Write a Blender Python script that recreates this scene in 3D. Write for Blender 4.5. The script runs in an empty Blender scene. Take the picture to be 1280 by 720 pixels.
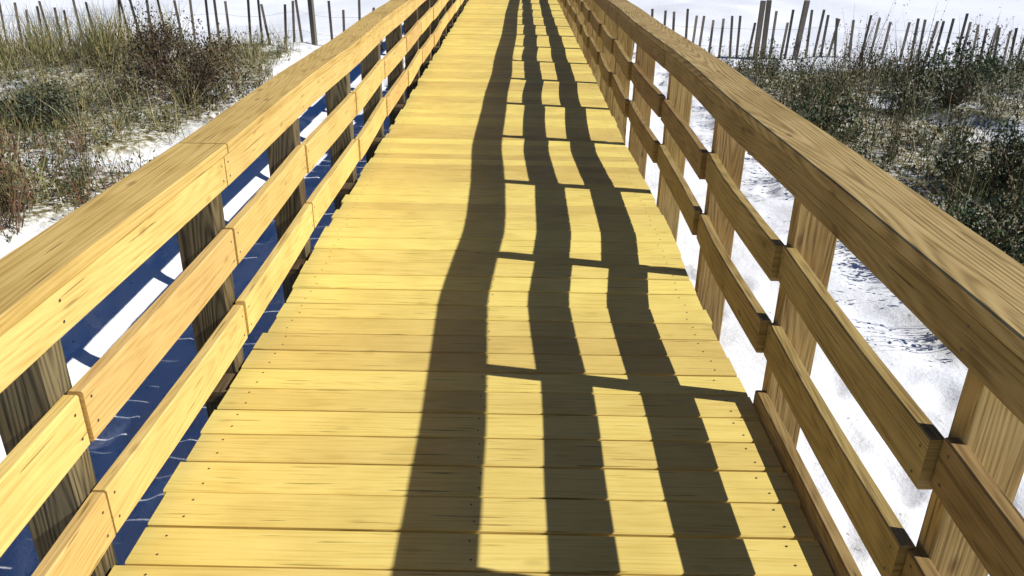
import bpy, math, random
import numpy as np
from mathutils import Vector, Matrix
random.seed(7); rng=np.random.default_rng(7)
sc=bpy.context.scene
# ---------------------------------------------------------------- helpers
def link(o,parent=None):
    sc.collection.objects.link(o)
    if parent: o.parent=parent
    return o
def empty(name):
    o=bpy.data.objects.new(name,None); o.empty_display_size=.2; return link(o)
class Boards:
    """collects planks swept along paths, with uv in metres and per plank random value"""
    def __init__(s): s.v=[];s.f=[];s.uv=[];s.r=[]
    def sweep(s,pts,side,w,t,up=None,tone=None,wear=0.0):
        up=Vector(up) if up else Vector((0,0,1)); side=Vector(side)
        r=random.random() if tone is None else tone
        ou,ov=random.uniform(0,50),random.uniform(0,50)
        b=len(s.v); n=len(pts); L=[0]
        for i in range(1,n): L.append(L[-1]+(Vector(pts[i])-Vector(pts[i-1])).length)
        c=min(.004,w*.12,t*.12)
        prof=[(-w/2+c,-t/2),(w/2-c,-t/2),(w/2,-t/2+c),(w/2,t/2-c),(w/2-c,t/2),(-w/2+c,t/2),(-w/2,t/2-c),(-w/2,-t/2+c)]
        per=[0]
        for i in range(8):
            a=prof[i];d=prof[(i+1)%8]; per.append(per[-1]+math.hypot(a[0]-d[0],a[1]-d[1]))
        for i,p in enumerate(pts):
            for k,(a,d) in enumerate(prof):
                j=wear
                s.v.append(Vector(p)+side*(a+random.uniform(-j,j))+up*(d+random.uniform(-j,j)))
        for i in range(n-1):
            for k in range(8):
                k2=(k+1)%8
                s.f.append((b+i*8+k,b+i*8+k2,b+(i+1)*8+k2,b+(i+1)*8+k))
                s.uv+= [(ou+L[i],ov+per[k]),(ou+L[i],ov+per[k+1]),(ou+L[i+1],ov+per[k+1]),(ou+L[i+1],ov+per[k])]
                s.r.append(r)
        s.f.append(tuple(b+k for k in range(7,-1,-1))); s.r.append(r)
        s.uv+=[(ou+.5*prof[k][0],ov+prof[k][1]) for k in range(7,-1,-1)]
        s.f.append(tuple(b+(n-1)*8+k for k in range(8))); s.r.append(r)
        s.uv+=[(ou+.5*prof[k][0],ov+prof[k][1]) for k in range(8)]
    def make(s,name,mat,parent):
        m=bpy.data.meshes.new(name); m.from_pydata(s.v,[],s.f)
        uv=m.uv_layers.new(name='UVMap'); uv.data.foreach_set('uv',np.array(s.uv,dtype=np.float32).ravel())
        a=m.attributes.new('rnd','FLOAT','FACE'); a.data.foreach_set('value',np.array(s.r,dtype=np.float32))
        import bmesh
        bm=bmesh.new(); bm.from_mesh(m); bmesh.ops.recalc_face_normals(bm,faces=bm.faces); bm.to_mesh(m); bm.free()
        m.materials.append(mat)
        return link(bpy.data.objects.new(name,m),parent)
def vnoise(x,y,seed=0):
    xi=np.floor(x).astype(np.int64); yi=np.floor(y).astype(np.int64); fx=x-xi; fy=y-yi
    def h(a,b):
        n=(a*374761393+b*668265263+seed*1442695)&0x7fffffff
        n=((n^(n>>13))*1274126177)&0x7fffffff
        return ((n^(n>>16))&0xffff)/65535.0
    u=fx*fx*(3-2*fx); v=fy*fy*(3-2*fy)
    return (h(xi,yi)*(1-u)+h(xi+1,yi)*u)*(1-v)+(h(xi,yi+1)*(1-u)+h(xi+1,yi+1)*u)*v
# ---------------------------------------------------------------- materials
def newmat(name):
    m=bpy.data.materials.new(name); m.use_nodes=True; nt=m.node_tree; nt.nodes.clear()
    o=nt.nodes.new('ShaderNodeOutputMaterial'); b=nt.nodes.new('ShaderNodeBsdfPrincipled')
    nt.links.new(b.outputs[0],o.inputs[0]); return m,nt,b
def N(nt,t,**k):
    n=nt.nodes.new(t)
    for a,v in k.items(): setattr(n,a,v)
    return n
def ramp(nt,stops):
    r=nt.nodes.new('ShaderNodeValToRGB'); e=r.color_ramp.elements
    while len(e)<len(stops): e.new(.5)
    for i,(p,c) in enumerate(stops): e[i].position=p; e[i].color=(c[0],c[1],c[2],1)
    return r
def mix(nt,fac,a,b,blend='MIX'):
    m=nt.nodes.new('ShaderNodeMix'); m.data_type='RGBA'; m.blend_type=blend
    for s,v in ((m.inputs[0],fac),(m.inputs[6],a),(m.inputs[7],b)):
        if isinstance(v,bpy.types.NodeSocket): nt.links.new(v,s)
        elif isinstance(v,(tuple,list)): s.default_value=(v[0],v[1],v[2],1)
        else: s.default_value=v
    return m.outputs[2]
def math_(nt,op,a,b=None,clamp=False):
    m=nt.nodes.new('ShaderNodeMath'); m.operation=op; m.use_clamp=clamp
    for i,v in enumerate((a,b)):
        if v is None: continue
        if isinstance(v,bpy.types.NodeSocket): nt.links.new(v,m.inputs[i])
        else: m.inputs[i].default_value=v
    return m.outputs[0]
def wood(name,light,mid,dark,grain=.5,knots=.8,stain=.4,rough=.7,tone=.3,band_amt=.25):
    m,nt,b=newmat(name)
    uv=N(nt,'ShaderNodeUVMap',uv_map='UVMap'); at=N(nt,'ShaderNodeAttribute',attribute_name='rnd')
    mp=N(nt,'ShaderNodeMapping'); mp.inputs['Scale'].default_value=(2.0,75,1); nt.links.new(uv.outputs[0],mp.inputs[0])
    n1=N(nt,'ShaderNodeTexNoise'); n1.noise_dimensions='2D'; n1.inputs['Scale'].default_value=1.5; n1.inputs['Detail'].default_value=3; n1.inputs['Roughness'].default_value=.6
    nt.links.new(mp.outputs[0],n1.inputs[0])
    mp0=N(nt,'ShaderNodeMapping'); mp0.inputs['Scale'].default_value=(.55,7,1); nt.links.new(uv.outputs[0],mp0.inputs[0])
    n0=N(nt,'ShaderNodeTexNoise'); n0.noise_dimensions='2D'; n0.inputs['Scale'].default_value=1; n0.inputs['Detail'].default_value=0; nt.links.new(mp0.outputs[0],n0.inputs[0])
    band=math_(nt,'SINE',math_(nt,'MULTIPLY',n0.outputs[0],110))
    band=math_(nt,'MULTIPLY',math_(nt,'ADD',band,1),.5)
    n2=N(nt,'ShaderNodeTexNoise'); n2.noise_dimensions='2D'; n2.inputs['Scale'].default_value=3.2; n2.inputs['Detail'].default_value=3; nt.links.new(uv.outputs[0],n2.inputs[0])
    g=math_(nt,'ADD',math_(nt,'MULTIPLY',n1.outputs[0],1-band_amt*.5),math_(nt,'MULTIPLY',band,band_amt))
    r=ramp(nt,[(.30,dark),(.52,mid),(.78,light)]); nt.links.new(g,r.inputs[0])
    col=mix(nt,grain,mid,r.outputs[0])
    hs=N(nt,'ShaderNodeHueSaturation')
    v=math_(nt,'ADD',math_(nt,'MULTIPLY',at.outputs['Fac'],tone),1.02-tone*.6); nt.links.new(v,hs.inputs['Value'])
    nt.links.new(math_(nt,'ADD',math_(nt,'MULTIPLY',at.outputs['Fac'],.016),.492),hs.inputs['Hue'])
    nt.links.new(col,hs.inputs['Color'])
    rs=ramp(nt,[(.42,(1,1,1)),(.72,(1-stain*.7,1-stain*.8,1-stain))]); nt.links.new(n2.outputs[0],rs.inputs[0])
    col=mix(nt,1.0,hs.outputs[0],rs.outputs[0],'MULTIPLY')
    vo=N(nt,'ShaderNodeTexVoronoi'); vo.voronoi_dimensions='2D'; mv=N(nt,'ShaderNodeMapping'); mv.inputs['Scale'].default_value=(1.7,4.5,1); nt.links.new(uv.outputs[0],mv.inputs[0]); nt.links.new(mv.outputs[0],vo.inputs[0]); vo.inputs['Scale'].default_value=1
    rk=ramp(nt,[(.02,(1,1,1)),(.06,(0,0,0))]); nt.links.new(vo.outputs['Distance'],rk.inputs[0])
    kf=math_(nt,'MULTIPLY',rk.outputs[0],knots)
    col=mix(nt,kf,col,(dark[0]*.5,dark[1]*.4,dark[2]*.4))
    mc=N(nt,'ShaderNodeMapping'); mc.inputs['Scale'].default_value=(2.2,70,1); nt.links.new(uv.outputs[0],mc.inputs[0])
    nc=N(nt,'ShaderNodeTexNoise'); nc.noise_dimensions='2D'; nc.inputs['Scale'].default_value=1.3; nc.inputs['Detail'].default_value=2; nt.links.new(mc.outputs[0],nc.inputs[0])
    rc=ramp(nt,[(.25,(1,1,1)),(.29,(0,0,0))]); nt.links.new(nc.outputs[0],rc.inputs[0])
    col=mix(nt,math_(nt,'MULTIPLY',rc.outputs[0],.7),col,(dark[0]*.3,dark[1]*.3,dark[2]*.3))
    nt.links.new(col,b.inputs['Base Color']); b.inputs['Roughness'].default_value=rough
    b.inputs['Specular IOR Level'].default_value=.15
    bp=N(nt,'ShaderNodeBump'); bp.inputs['Strength'].default_value=.4; bp.inputs['Distance'].default_value=.003
    nt.links.new(g,bp.inputs['Height']); nt.links.new(bp.outputs[0],b.inputs['Normal'])
    return m
M_deck=wood('pine_deck',(.93,.75,.25),(.86,.665,.19),(.64,.45,.10),.55,.22,.16,tone=.28,band_amt=.12)
M_rail=wood('pine_rail',(.84,.61,.23),(.76,.525,.18),(.54,.34,.09),.55,.4,.2,tone=.22,band_amt=.2)
M_railr=wood('shaded_rail',(.46,.32,.13),(.35,.24,.09),(.17,.105,.04),.7,.5,.3,tone=.3,band_amt=.2)  # rail wood darkened in colour to stand for shade on the right side
M_cap=wood('pine_cap',(.74,.51,.19),(.63,.41,.13),(.42,.25,.07),.7,.5,.24,tone=.2,band_amt=.25)
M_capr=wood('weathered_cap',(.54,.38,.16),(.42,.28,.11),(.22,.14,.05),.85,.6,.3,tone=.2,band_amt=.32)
M_post=wood('pine_post',(.54,.38,.15),(.42,.28,.10),(.22,.14,.05),.85,.6,.4)
M_postl=wood('weathered_shaded_post',(.22,.17,.09),(.14,.11,.06),(.055,.045,.03),.95,.6,.5,band_amt=.4)  # weathered grey-brown, darkened further to paint in shade on the left posts
M_beam=wood('beam_wood',(.20,.14,.08),(.14,.10,.05),(.08,.05,.03),.8,.5,.5)
def simple(name,col,rough=.6,metal=0):
    m,nt,b=newmat(name)
    n=N(nt,'ShaderNodeTexNoise'); n.inputs['Scale'].default_value=40
    c=mix(nt,n.outputs[0],[x*.7 for x in col],[min(1,x*1.25) for x in col]); nt.links.new(c,b.inputs['Base Color'])
    b.inputs['Roughness'].default_value=rough; b.inputs['Metallic'].default_value=metal; return m
M_metal=simple('galvanised_nail',(.12,.10,.09),.5,.6)
# ---------------------------------------------------------------- boardwalk geometry
POST_Y=[-.9,.20,1.34,2.40,3.52,4.75]+[6.0+1.22*i for i in range(17)]
YEND=POST_Y[-1]
def zr(y,side=0):   # rail profile
    k=np.interp(y,[-2,7,10,14,18,26],[0,0,-.01,-.03,-.06,-.2])
    if side>0: k=k+np.interp(y,[0,2,6,12,18],[.045,.04,.0,-.06,-.12])
    if side<0: k=k-.04+np.interp(y,[0,6,12],[0,0,.02])
    return float(k)
def zd(y):   # deck profile: sags a little between bents
    k=np.interp(y,[-2,2.2,3.2,4.0,4.9,5.8,7.6,8.8,10,12,15,18,26],[0,0,-.026,.004,-.008,-.033,-.034,-.03,-.04,-.05,-.07,-.08,-.22])
    return float(k)
def off_r(y):
    return float(np.interp(y,[-1,1.5,2.4,3.2,4.0,4.9,5.8,7.0,7.6,8.8,10,12,15,26],[0,0,-.005,-.014,.006,-.005,-.026,-.02,-.03,-.015,-.03,-.01,-.03,-.03]))
def off_l(y):
    return float(np.interp(y,[-1,1.5,2.7,3.9,5.1,6.3,7.5,8.7,10,12,15,26],[0,0,.01,-.008,.008,-.01,.008,0,.01,-.01,0,0]))+.022
walk=empty('wooden_boardwalk')
dk=Boards(); y=-.9; i=0; nails=[]
while y<YEND+.1:
    w=.137+random.uniform(-.003,.003); gap=random.uniform(.006,.012)
    a=-.925+random.uniform(-.016,.012); b=.925+random.uniform(-.008,.008)
    sk=random.uniform(-.0018,.0018); yc=y+w/2; dz=random.uniform(-.0007,.0007)
    pts=[(a+(b-a)*k/4, yc+sk*(k-2), zd(yc)-.019+dz+random.uniform(-.0004,.0004)) for k in range(5)]
    dk.sweep(pts,(0,1,(zd(yc+.07)-zd(yc-.07))/.14),w,.036)
    for xx in (-.84,-.02,.84):
        for dy in (-.035,.035): nails.append((xx+random.uniform(-.012,.012),yc+dy,zd(yc+dy)+dz-.0005))
    y+=w+gap
dk.make('deck_boards',M_deck,walk)
v=[];f=[]
for (x0,y0,z0) in nails:
    if y0>9: continue
    b0=len(v); R=.0035
    for k in range(6): v.append((x0+R*math.cos(k*1.047),y0+R*math.sin(k*1.047),z0+.0012))
    f.append(tuple(range(b0,b0+6)))
m=bpy.data.meshes.new('deck_nails'); m.from_pydata(v,[],f); m.materials.append(M_metal); link(bpy.data.objects.new('deck_nails',m),walk)
bm_=Boards()
ys=np.arange(-1,YEND+.1,.6)
for x in (-.83,-.28,.28,.83):
    bm_.sweep([(x,yy,zd(yy)-.052-.09) for yy in ys],(1,0,0),.045,.17)
for py in POST_Y:
    bm_.sweep([(-1.0,py-.105,zd(py)-.33),(1.0,py-.105,zd(py)-.33)],(0,1,0),.045,.18)
bm_.make('deck_joists',M_beam,walk)
for side in (-1,1):
    rail=empty('wooden_railing'); rn=[]
    cap=Boards();top=Boards();mid=Boards();low=Boards();po=Boards();fit=Boards()
    off=off_r if side>0 else off_l
    dyp=0 if side>0 else .22
    cw=.185 if side>0 else .168; cx=1.02 if side>0 else 1.004
    for i,py in enumerate(POST_Y):
        x=side*(.935+.040+.07)+off(py)+random.uniform(-.004,.004)
        ppy=py+dyp
        tl=random.uniform(-.006,.006)
        zt=zr(ppy,side)+.832
        po.sweep([(x-tl,ppy,-1.7),(x,ppy,-.02),(x+tl*.5,ppy,.40),(x+tl,ppy,zt)],(1,0,0),.14,.06 if side>0 else .095,up=(0,1,0),wear=.001)
        if side<0:
            fit.sweep([(-.972,ppy-.19,zd(py)-.045),(-.972,ppy-.06,zd(py)-.045)],(1,0,0),.10,.05)  # added dark blocks standing in for the notch shadow at each post
    for i in range(len(POST_Y)-1):
        y0=POST_Y[i]+dyp; y1=POST_Y[i+1]+dyp
        for B,zc,hh in ((mid,.50 if side<0 else .512,.14 if side<0 else .125),(low,.21 if side<0 else .232,.14 if side<0 else .125)):
            st=.011 if side>0 else .003
            e0=random.uniform(-.004,.004)-side*st; e1=random.uniform(-.004,.004)+side*st
            h0=random.uniform(-.008,.008);h1=random.uniform(-.008,.008)
            pts=[]
            for k in range(7):
                t=k/6; yy=y0+.004+(y1-y0-.008)*t
                bow=-side*.008*math.sin(math.pi*t)
                zz=zr(yy,side) if side<0 else zr(yy,side)*.5
                pts.append((side*(.935+.019)+off(yy)+e0*(1-t)+e1*t+bow*(1 if side>0 else .4), yy, zz+zc+h0*(1-t)+h1*t))
            B.sweep(pts,(1,0,0),.037,hh,tone=random.uniform(.1,1))
            for (px,py_,pz),(qx,qy,qz),sg in ((pts[0],pts[1],1),(pts[-1],pts[-2],-1)):
                tt=.028/abs(qy-py_)
                for dz_ in (-.035,.035):
                    rn.append((px+(qx-px)*tt-side*.0198,py_+sg*.028+random.uniform(-.004,.004),pz+dz_+random.uniform(-.006,.006)))
    n=len(POST_Y)
    def caprun(i0,i1):
        y0=POST_Y[i0]+dyp;y1=POST_Y[i1]+dyp
        yy=np.linspace(y0+.003,y1-.003,(i1-i0)*5+1); e=random.uniform(-.004,.004); tone=random.uniform(.3,.9)
        cap.sweep([(side*cx+off(t)+e,t,zr(t,side)+.834+.0195) for t in yy],(1,0,0),cw,.037,tone=tone)
        hh=.100 if side>0 else .112
        top.sweep([(side*.955+off(t)+e,t,zr(t,side)+.833-hh/2) for t in yy],(1,0,0),.037,hh,tone=random.uniform(.3,1))
        for q in range(i0,i1+1):
            t=POST_Y[q]+dyp+(.03 if q==i0 else -.03 if q==i1 else .0)
            for dz_ in (-.025,.025): rn.append((side*.955+off(t)+e-side*.0198,t+random.uniform(-.004,.004),zr(t,side)+.833-hh/2+dz_))
    j=0; first=True
    while j<n-1:
        st=(5 if side>0 else 3) if first else 4
        caprun(j,min(n-1,j+st)); j+=st; first=False
    if side>0:
        low.sweep([(.95,yy,zd(yy)+.008) for yy in np.linspace(.3,2.39,8)],(1,0,0),.037,.09,tone=.4)
    v=[];f=[]
    for (a,b,c) in rn:
        b0=len(v)
        for k in range(6): v.append((a,b+.0042*math.cos(k*1.047),c+.0042*math.sin(k*1.047)))
        f.append(tuple(range(b0,b0+6)) if side>0 else tuple(range(b0+5,b0-1,-1)))
    m=bpy.data.meshes.new('rail_nails'); m.from_pydata(v,[],f); m.materials.append(M_metal); link(bpy.data.objects.new('rail_nails',m),rail)
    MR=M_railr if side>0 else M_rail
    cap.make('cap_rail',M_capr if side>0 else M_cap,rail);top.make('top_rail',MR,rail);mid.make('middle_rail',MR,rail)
    low.make('lower_rail',MR,rail);po.make('posts',M_post if side>0 else M_postl,rail)
    if side<0: fit.make('notch_shade_blocks',M_beam,rail)
# ---------------------------------------------------------------- terrain
def axis(lo,hi,a,b,step,grow=1.16):
    c=list(np.arange(a,b,step)); s=step; x=c[-1]
    while x<hi: s*=grow; x+=s; c.append(x)
    s=step; x=c[0]; pre=[]
    while x>lo: s*=grow; x-=s; pre.append(x)
    return np.array(pre[::-1]+c)
xs=axis(-900,900,-7,8,.055); ysx=axis(-60,1500,-.5,15,.06)
def vegmask(x,y):
    n=vnoise(x*.9,y*.9,3)*1.3+vnoise(x*2.6,y*2.6,4)*.7-1.0
    r=np.clip((x-2.5-n*.45)/.35,0,1)*np.clip((y-3.2-n*.8)/.6,0,1)*np.clip((13.4-y+n*.9)/1.0,0,1)
    l=np.clip((-x-3.05-n*.45)/.4,0,1)*np.clip((y-4.0-n)/.8,0,1)*np.clip((14.5-y+n)/1.2,0,1)
    holes=np.clip((vnoise(x*1.25+40,y*1.25,11)*.7+vnoise(x*3.3,y*3.3,12)*.5-.30)/.16,0,1)
    return np.maximum(r,l)*np.clip((45-np.abs(x))/10,0,1)*(.2+.8*holes)
def height(x,y):
    z=-.62+0*x
    d=np.clip((np.abs(x)-1.6)/3,0,1)
    z+=d*(.30*(vnoise(x*.35+9,y*.35,1)-.5)+.10*(vnoise(x*1.1,y*1.1,2)-.4))
    near=np.clip((16-y)/2,0,1)
    z+=(.055*(vnoise(x*2.0,y*2.0,5)-.5)+.036*(vnoise(x*5,y*5,6)-.5)+.012*(vnoise(x*13,y*13,8)-.5))*near
    s=np.clip((x+3.1)/1.0,0,1); s=s*s*(3-2*s); e=np.clip((1.0-x)/1.2,0,1); e=e*e*(3-2*e)
    z-=.30*s*e*np.clip((13-y)/5,0,1)*(.75+.5*vnoise(x*.9,y*.8+5,15))
    v=vegmask(x,y); z+=v*.10
    z-=np.clip((y-16)/60,0,1)*1.9+np.clip((y-76)/100,0,1)*2
    return z
X,Y=np.meshgrid(xs,ysx); Z=height(X,Y)
fp=[]
for k in range(280):
    s=random.choice((-1,1)); fp.append((s*random.uniform(1.0,3.4) if s>0 else -random.uniform(1.1,3.6),random.uniform(0,15)))
for (fx,fy) in fp:
    a=random.uniform(-.6,.6); ca,sa=math.cos(a),math.sin(a)
    ix=np.where((xs>fx-.35)&(xs<fx+.35))[0]; iy=np.where((ysx>fy-.4)&(ysx<fy+.4))[0]
    if len(ix)==0 or len(iy)==0: continue
    sl=np.ix_(iy,ix); dx=X[sl]-fx; dy=Y[sl]-fy
    u=(dx*ca+dy*sa)/.075; w=(-dx*sa+dy*ca)/.15; r2=u*u+w*w
    Z[sl]+= -.040*np.exp(-r2**1.5)+.012*np.exp(-((np.sqrt(r2)-1.5)/.4)**2)
V=np.stack([X.ravel(),Y.ravel(),Z.ravel()],1)
ny,nx=X.shape; idx=np.arange(ny*nx).reshape(ny,nx)
F=np.stack([idx[:-1,:-1],idx[:-1,1:],idx[1:,1:],idx[1:,:-1]],-1).reshape(-1,4)
def npmesh(name,V,F,mat,cols=None,smooth=False):
    m=bpy.data.meshes.new(name); m.vertices.add(len(V)); m.vertices.foreach_set('co',V.astype(np.float32).ravel())
    k=F.shape[1]; m.loops.add(F.size); m.loops.foreach_set('vertex_index',F.astype(np.int32).ravel())
    m.polygons.add(len(F)); m.polygons.foreach_set('loop_start',np.arange(0,F.size,k,dtype=np.int32)); m.polygons.foreach_set('loop_total',np.full(len(F),k,dtype=np.int32))
    if smooth: m.polygons.foreach_set('use_smooth',np.ones(len(F),dtype=bool))
    m.update(calc_edges=True)
    if cols is not None:
        a=m.attributes.new('tint','FLOAT_COLOR','POINT'); a.data.foreach_set('color',np.concatenate([cols,np.ones((len(cols),1))],1).astype(np.float32).ravel())
    m.materials.append(mat); return bpy.data.objects.new(name,m)
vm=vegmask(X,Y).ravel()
M_sand,nt,b=newmat('sand')
tc=N(nt,'ShaderNodeTexCoord'); at=N(nt,'ShaderNodeAttribute',attribute_name='tint')
n1=N(nt,'ShaderNodeTexNoise'); n1.inputs['Scale'].default_value=14; n1.inputs['Detail'].default_value=4; n1.inputs['Roughness'].default_value=.7; nt.links.new(tc.outputs['Object'],n1.inputs[0])
n2=N(nt,'ShaderNodeTexNoise'); n2.inputs['Scale'].default_value=2.3; n2.inputs['Detail'].default_value=2; nt.links.new(tc.outputs['Object'],n2.inputs[0])
r1=ramp(nt,[(.3,(.92,.94,.97)),(.65,(.97,.98,.98))]); nt.links.new(n2.outputs[0],r1.inputs[0])
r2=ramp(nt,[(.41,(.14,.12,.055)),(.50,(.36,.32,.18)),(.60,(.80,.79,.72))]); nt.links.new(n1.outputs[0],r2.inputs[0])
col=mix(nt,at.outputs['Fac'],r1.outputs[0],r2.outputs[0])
n4=N(nt,'ShaderNodeTexNoise'); n4.inputs['Scale'].default_value=30; n4.inputs['Detail'].default_value=2; nt.links.new(tc.outputs['Object'],n4.inputs[0])
rl=ramp(nt,[(.70,(0,0,0)),(.74,(1,1,1))]); nt.links.new(n4.outputs[0],rl.inputs[0])
col=mix(nt,math_(nt,'MULTIPLY',rl.outputs[0],.6),col,(.25,.2,.14))
nt.links.new(col,b.inputs['Base Color']); b.inputs['Roughness'].default_value=.95; b.inputs['Specular IOR Level'].default_value=.1
bp=N(nt,'ShaderNodeBump'); bp.inputs['Strength'].default_value=.4; bp.inputs['Distance'].default_value=.025
nt.links.new(n1.outputs[0],bp.inputs['Height']); nt.links.new(bp.outputs[0],b.inputs['Normal'])
link(npmesh('sand_ground',V,F,M_sand,np.stack([vm,vm,vm],1),True))
M_sea,nt,b=newmat('sea_water'); b.inputs['Base Color'].default_value=(.03,.12,.16,1); b.inputs['Roughness'].default_value=.12
n=N(nt,'ShaderNodeTexNoise'); n.inputs['Scale'].default_value=.6; n.inputs['Detail'].default_value=6; tc=N(nt,'ShaderNodeTexCoord'); nt.links.new(tc.outputs['Object'],n.inputs[0])
bp=N(nt,'ShaderNodeBump'); bp.inputs['Strength'].default_value=.5; bp.inputs['Distance'].default_value=.3; nt.links.new(n.outputs[0],bp.inputs['Height']); nt.links.new(bp.outputs[0],b.inputs['Normal'])
m=bpy.data.meshes.new('sea'); m.from_pydata([(-3000,70,-2.75),(3000,70,-2.75),(3000,4000,-2.75),(-3000,4000,-2.75)],[],[(0,1,2,3)]); m.materials.append(M_sea); link(bpy.data.objects.new('sea',m))
# ---------------------------------------------------------------- vegetation
def foliage_mat(name):
    m,nt,b=newmat(name); at=N(nt,'ShaderNodeAttribute',attribute_name='tint')
    tc=N(nt,'ShaderNodeTexCoord'); n=N(nt,'ShaderNodeTexNoise'); n.inputs['Scale'].default_value=25; n.inputs['Detail'].default_value=0; nt.links.new(tc.outputs['Object'],n.inputs[0])
    r=ramp(nt,[(.3,(.75,.75,.75)),(.7,(1.2,1.2,1.2))]); nt.links.new(n.outputs[0],r.inputs[0])
    c=mix(nt,1.0,at.outputs['Color'],r.outputs[0],'MULTIPLY'); nt.links.new(c,b.inputs['Base Color'])
    b.inputs['Roughness'].default_value=.6; b.inputs['Specular IOR Level'].default_value=.2
    return m
M_leaf=foliage_mat('dune_foliage')
def blades(base,dirn,length,width,bend,col):
    n=len(base); ang=rng.uniform(0,2*np.pi,n); sv=np.stack([np.cos(ang),np.sin(ang),0*ang],1)
    d=dirn/np.linalg.norm(dirn,axis=1)[:,None]; L=length[:,None]; W=width[:,None]
    droop=np.stack([d[:,0],d[:,1],-np.abs(d[:,2])*.3],1)*bend[:,None]*L
    p0=base; p1=base+d*L*.5+droop*.25; p2=base+d*L+droop
    V=np.stack([p0-sv*W/2,p0+sv*W/2,p1-sv*W*.4,p1+sv*W*.4,p2-sv*W*.08,p2+sv*W*.08],1).reshape(-1,3)
    o=np.arange(n)[:,None]*6
    F=np.concatenate([o+np.array([[0,1,3,2]]),o+np.array([[2,3,5,4]])],0)
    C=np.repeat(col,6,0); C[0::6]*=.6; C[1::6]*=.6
    return V,F,C
def leaves(cen,size,col,elong=2.2):
    n=len(cen); a=rng.normal(size=(n,3)); a[:,2]=np.abs(a[:,2])+.3; a/=np.linalg.norm(a,axis=1)[:,None]
    c=rng.normal(size=(n,3)); s=np.cross(a,c); s/=np.linalg.norm(s,axis=1)[:,None]; S=size[:,None]
    V=np.stack([cen-a*S*.5,cen+s*S*.5/elong,cen+a*S*.5,cen-s*S*.5/elong],1).reshape(-1,3)
    F=np.arange(n*4).reshape(n,4); return V,F,np.repeat(col,4,0)
def combine(parts):
    Vs=[];Fs=[];Cs=[];o=0
    for V,F,C in parts: Vs.append(V);Fs.append(F+o);Cs.append(C);o+=len(V)
    return np.concatenate(Vs),np.concatenate(Fs),np.concatenate(Cs)
def pick(pal,n,j=.25):
    pal=np.array(pal); c=pal[rng.integers(0,len(pal),n)]; return np.clip(c*(1+rng.uniform(-j,j,(n,1)))+rng.normal(0,.006,(n,3)),0.005,1)
def upright_plants(cx,cy,hs,rad,stems,lps,pal,spal,lsize=.035,lean=.35,sw=.006):
    n=len(cx); N_=n*stems; px=np.repeat(cx,stems); py=np.repeat(cy,stems); H=np.repeat(hs,stems)*rng.uniform(.55,1.1,N_); R=np.repeat(rad,stems)
    a=rng.uniform(0,2*np.pi,N_); r=np.sqrt(rng.uniform(0,1,N_))*R
    bx=px+np.cos(a)*r*.6; by=py+np.sin(a)*r*.6; bz=height(bx,by)-.02
    base=np.stack([bx,by,bz],1); d=np.stack([np.cos(a)*lean*r/R+rng.normal(0,.12,N_),np.sin(a)*lean*r/R+rng.normal(0,.12,N_),np.ones(N_)],1)
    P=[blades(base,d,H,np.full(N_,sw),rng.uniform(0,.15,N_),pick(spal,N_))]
    dn=d/np.linalg.norm(d,axis=1)[:,None]
    t=rng.uniform(.15,1.02,(N_,lps)); q=base[:,None,:]+dn[:,None,:]*(t*H[:,None])[:,:,None]+rng.normal(0,.018,(N_,lps,3))
    q=q.reshape(-1,3); pc=np.repeat(pick(pal,n,.35),stems*lps,0); lc=.55*pc+.45*pick(pal,len(q))
    P.append(leaves(q,rng.uniform(.6,1.4,len(q))*lsize,lc)); return P
def scatter(n,x0,x1,y0,y1,thr=.5):
    x=rng.uniform(x0,x1,n*5);y=rng.uniform(y0,y1,n*5); k=vegmask(x,y)>thr+0*x
    return x[k][:n],y[k][:n]
def tufts(x,y_,k,spread,lo,hi,wd,pal,sl=.33):
    N_=len(x)*k; bx=np.repeat(x,k)+rng.normal(0,spread,N_); by=np.repeat(y_,k)+rng.normal(0,spread,N_)
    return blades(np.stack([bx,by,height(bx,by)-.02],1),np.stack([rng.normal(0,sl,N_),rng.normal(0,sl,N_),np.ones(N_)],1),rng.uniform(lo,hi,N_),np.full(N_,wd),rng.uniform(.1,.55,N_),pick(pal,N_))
GREEN=[(.075,.11,.04),(.10,.13,.05),(.045,.07,.03),(.12,.14,.07),(.055,.095,.045)]
OLIVE=[(.14,.12,.05),(.18,.16,.065),(.09,.09,.035),(.24,.20,.09),(.11,.13,.05)]
DRY=[(.34,.27,.11),(.42,.35,.17),(.25,.19,.08),(.5,.44,.26)]
BROWN=[(.12,.07,.04),(.18,.11,.06),(.09,.06,.035)]
x,y_=scatter(900,2.3,13,3.2,14)
P=upright_plants(x,y_,rng.uniform(.20,.55,len(x)),rng.uniform(.10,.28,len(x)),12,8,GREEN+[(.20,.18,.09),(.26,.22,.12)],BROWN+[(.25,.19,.09)],.034)
x,y_=scatter(480,2.3,13,3.2,14)
P.append(tufts(x,y_,12,.06,.25,.7,.006,DRY+GREEN,.3))
x=rng.uniform(5,13,40); y_=rng.uniform(10.5,13.6,40)
P+=upright_plants(x,y_,rng.uniform(.7,1.1,40),rng.uniform(.1,.25,40),10,8,BROWN+GREEN[:2],BROWN,.03,.3,.01)
V_,F_,C_=combine(P); link(npmesh('dune_scrub',V_,F_,M_leaf,C_))
x,y_=scatter(900,-13,-2.8,4,15)
P=upright_plants(x,y_,rng.uniform(.12,.36,len(x)),rng.uniform(.12,.3,len(x)),10,7,OLIVE+GREEN[:4],BROWN+DRY,.034)
x,y_=scatter(90,-6,-2.9,3.8,7.5,.3)
P+=upright_plants(x,y_,rng.uniform(.3,.55,len(x)),rng.uniform(.1,.2,len(x)),9,6,[(.20,.09,.05),(.14,.09,.05),(.09,.11,.05)],[(.22,.10,.06),(.15,.09,.05)],.03,.4,.008)
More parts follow.
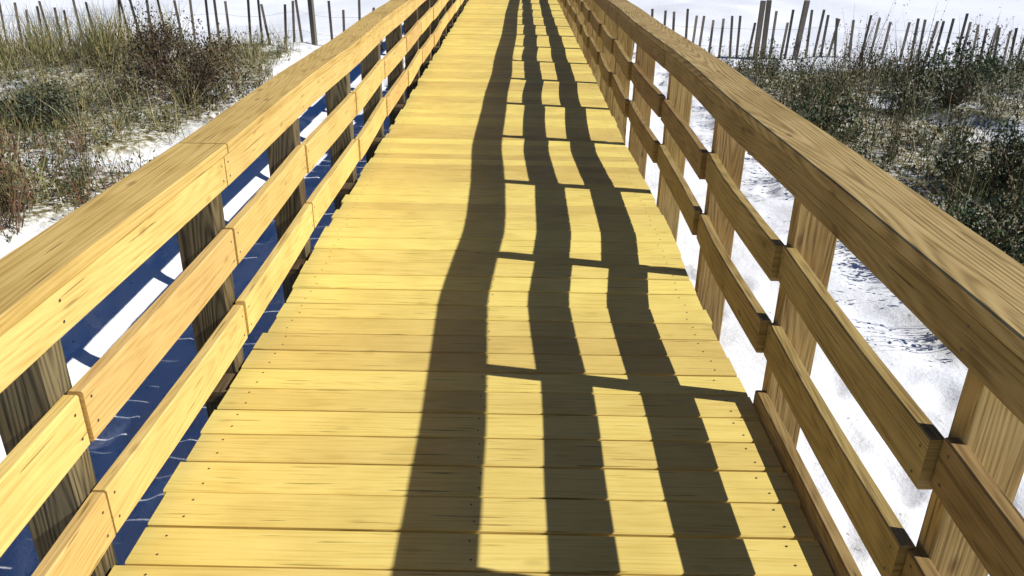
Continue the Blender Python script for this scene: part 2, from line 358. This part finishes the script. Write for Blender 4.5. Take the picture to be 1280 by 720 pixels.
V_,F_,C_=combine(P); link(npmesh('dune_scrub',V_,F_,M_leaf,C_))
x,y_=scatter(1000,-13,-2.8,4,15)
P=[tufts(x,y_,14,.07,.2,.55,.007,DRY+[(.20,.22,.07),(.16,.17,.06),(.3,.28,.1)])]
x=rng.uniform(-11,-5.6,140); y_=rng.uniform(11.5,14.2,140)
P.append(tufts(x,y_,16,.09,.5,1.0,.009,DRY[:3]+[(.20,.22,.08),(.13,.15,.05)],.22))
V_,F_,C_=combine(P); link(npmesh('dune_grass',V_,F_,M_leaf,C_))
def shrub(x,y,h,r,pal,name='dune_shrub',n=3600,ls=.04):
    z=float(height(np.array([x]),np.array([y]))[0])
    nc=26; cc=rng.normal(size=(nc,3)); cc/=np.linalg.norm(cc,axis=1)[:,None]; cc[:,2]=np.abs(cc[:,2]); cc*=rng.uniform(.45,.95,(nc,1))*np.array([r,r,h])
    cc+=np.array([x,y,z]); k=rng.integers(0,nc,n); sz=rng.uniform(.10,.24,nc)*r*1.2
    q=cc[k]+rng.normal(size=(n,3))*sz[k][:,None]*.7; q[:,2]=np.maximum(q[:,2],z+.02)
    cl=pick(pal,nc,.4)[k]*.6+pick(pal,n)*.4
    P=[leaves(q,rng.uniform(.6,1.4,n)*ls,cl)]
    m=260; k=rng.integers(0,nc,m); tgt=cc[k]+rng.normal(0,.12*r,(m,3)); base=np.tile([x,y,z-.02],(m,1))+rng.normal(0,.05,(m,3))*[1,1,0]
    d=tgt-base; L=np.linalg.norm(d,axis=1)*rng.uniform(.9,1.3,m)
    P.append(blades(base,d,L,np.full(m,.010),rng.uniform(0,.1,m),pick(BROWN,m)))
    V_,F_,C_=combine(P); return link(npmesh(name,V_,F_,M_leaf,C_))
DK=[(.10,.065,.035),(.06,.05,.03),(.13,.08,.045),(.05,.04,.025)]
shrub(-3.8,9.6,.95,.85,DK); shrub(-4.7,11.0,.9,.9,DK)
shrub(-5.1,8.6,.5,.6,[(.07,.09,.05),(.13,.14,.09)]); shrub(-4.15,5.9,.5,.4,[(.06,.11,.04),(.15,.08,.05)])
shrub(3.1,5.0,.45,.5,GREEN,n=2400); shrub(4.2,6.6,.6,.6,GREEN,n=2600); shrub(3.3,8.2,.5,.5,GREEN,n=2400); shrub(5.2,9.5,.7,.8,GREEN)
# ---------------------------------------------------------------- sand fence
M_slat=simple('weathered_lath',(.17,.14,.105),.85); M_wire=simple('fence_wire',(.16,.15,.14),.5,.8)
def fence(x0,x1,yf,lo=.09,hi=.23):
    root=empty('sand_fence'); v=[];f=[]
    def box(cx,cy,z0,z1,w,t,lx,ly,ang):
        b0=len(v); ca,sa=math.cos(ang),math.sin(ang)
        for (zz,k) in ((z0,0),(z1,1)):
            for (a,c) in ((-w/2,-t/2),(w/2,-t/2),(w/2,t/2),(-w/2,t/2)):
                v.append((cx+a*ca-c*sa+lx*k,cy+a*sa+c*ca+ly*k,zz))
        for q in ((0,1,5,4),(1,2,6,5),(2,3,7,6),(3,0,4,7),(4,5,6,7),(3,2,1,0)): f.append(tuple(b0+i for i in q))
    x=x0; line=[]
    while x<x1:
        y=yf+.35*math.sin(x*.5)+random.uniform(-.03,.03); z=float(height(np.array([x]),np.array([y]))[0])
        big=random.random()<.05
        if random.random()<.93:
            h=random.uniform(.60,.84) if not big else .98
            box(x,y,z-.25,z+h,.042 if not big else .075,.014 if not big else .075,random.gauss(0,.055),random.gauss(0,.03),random.uniform(-.4,.4))
        line.append((x,y+.012,z)); x+=random.uniform(lo,hi)
    m=bpy.data.meshes.new('laths'); m.from_pydata(v,[],f); m.materials.append(M_slat); link(bpy.data.objects.new('laths',m),root)
    v2=[];f2=[]
    for hz in (.2,.5):
        for i,(a,c,z) in enumerate(line):
            b0=len(v2); R=.0016
            for k in range(4): v2.append((a,c+R*math.cos(k*1.57),z+hz+R*math.sin(k*1.57)))
            if i:
                for k in range(4): f2.append((b0+k,b0+(k+1)%4,b0-4+(k+1)%4,b0-4+k))
    m=bpy.data.meshes.new('wires'); m.from_pydata(v2,[],f2); m.materials.append(M_wire); link(bpy.data.objects.new('wires',m),root)
fence(1.6,16,14.2); fence(-15,-1.7,14.5,.14,.32)
# ---------------------------------------------------------------- light
SD=Vector((1.265,-.24,1)).normalized(); el=math.asin(SD.z); az=math.atan2(SD.x,SD.y)
w=bpy.data.worlds.new('World'); sc.world=w; w.use_nodes=True; nt=w.node_tree; bg=nt.nodes['Background']
sk=nt.nodes.new('ShaderNodeTexSky'); sk.sky_type='NISHITA'; sk.sun_disc=False; sk.sun_elevation=el; sk.sun_rotation=az; sk.ozone_density=10; sk.dust_density=0; sk.air_density=1.0; sk.altitude=5000
hs=nt.nodes.new('ShaderNodeHueSaturation'); hs.inputs['Saturation'].default_value=1.6
nt.links.new(sk.outputs[0],hs.inputs['Color']); nt.links.new(hs.outputs[0],bg.inputs[0]); bg.inputs[1].default_value=.085
s=bpy.data.lights.new('sun','SUN'); s.energy=5; s.angle=math.radians(.4); s.color=(1,.97,.92)
so=bpy.data.objects.new('sun',s); link(so); so.rotation_euler=SD.to_track_quat('Z','Y').to_euler()
# ---------------------------------------------------------------- camera
cd=bpy.data.cameras.new('camera'); cam=bpy.data.objects.new('camera',cd); link(cam)
cd.sensor_width=36; cd.lens=36*1000/1280; cd.clip_end=6000; cd.clip_start=.02
pitch=math.radians(25); yaw=math.radians(0.0); roll=math.radians(1.0)
R=Matrix.Rotation(yaw,4,'Z')@Matrix.Rotation(math.pi/2-pitch,4,'X')@Matrix.Rotation(roll,4,'Z')
cam.matrix_world=Matrix.Translation((.075,0,1.54))@R
sc.camera=cam
sc.view_settings.view_transform='Standard'; sc.view_settings.look='None'; sc.view_settings.exposure=0
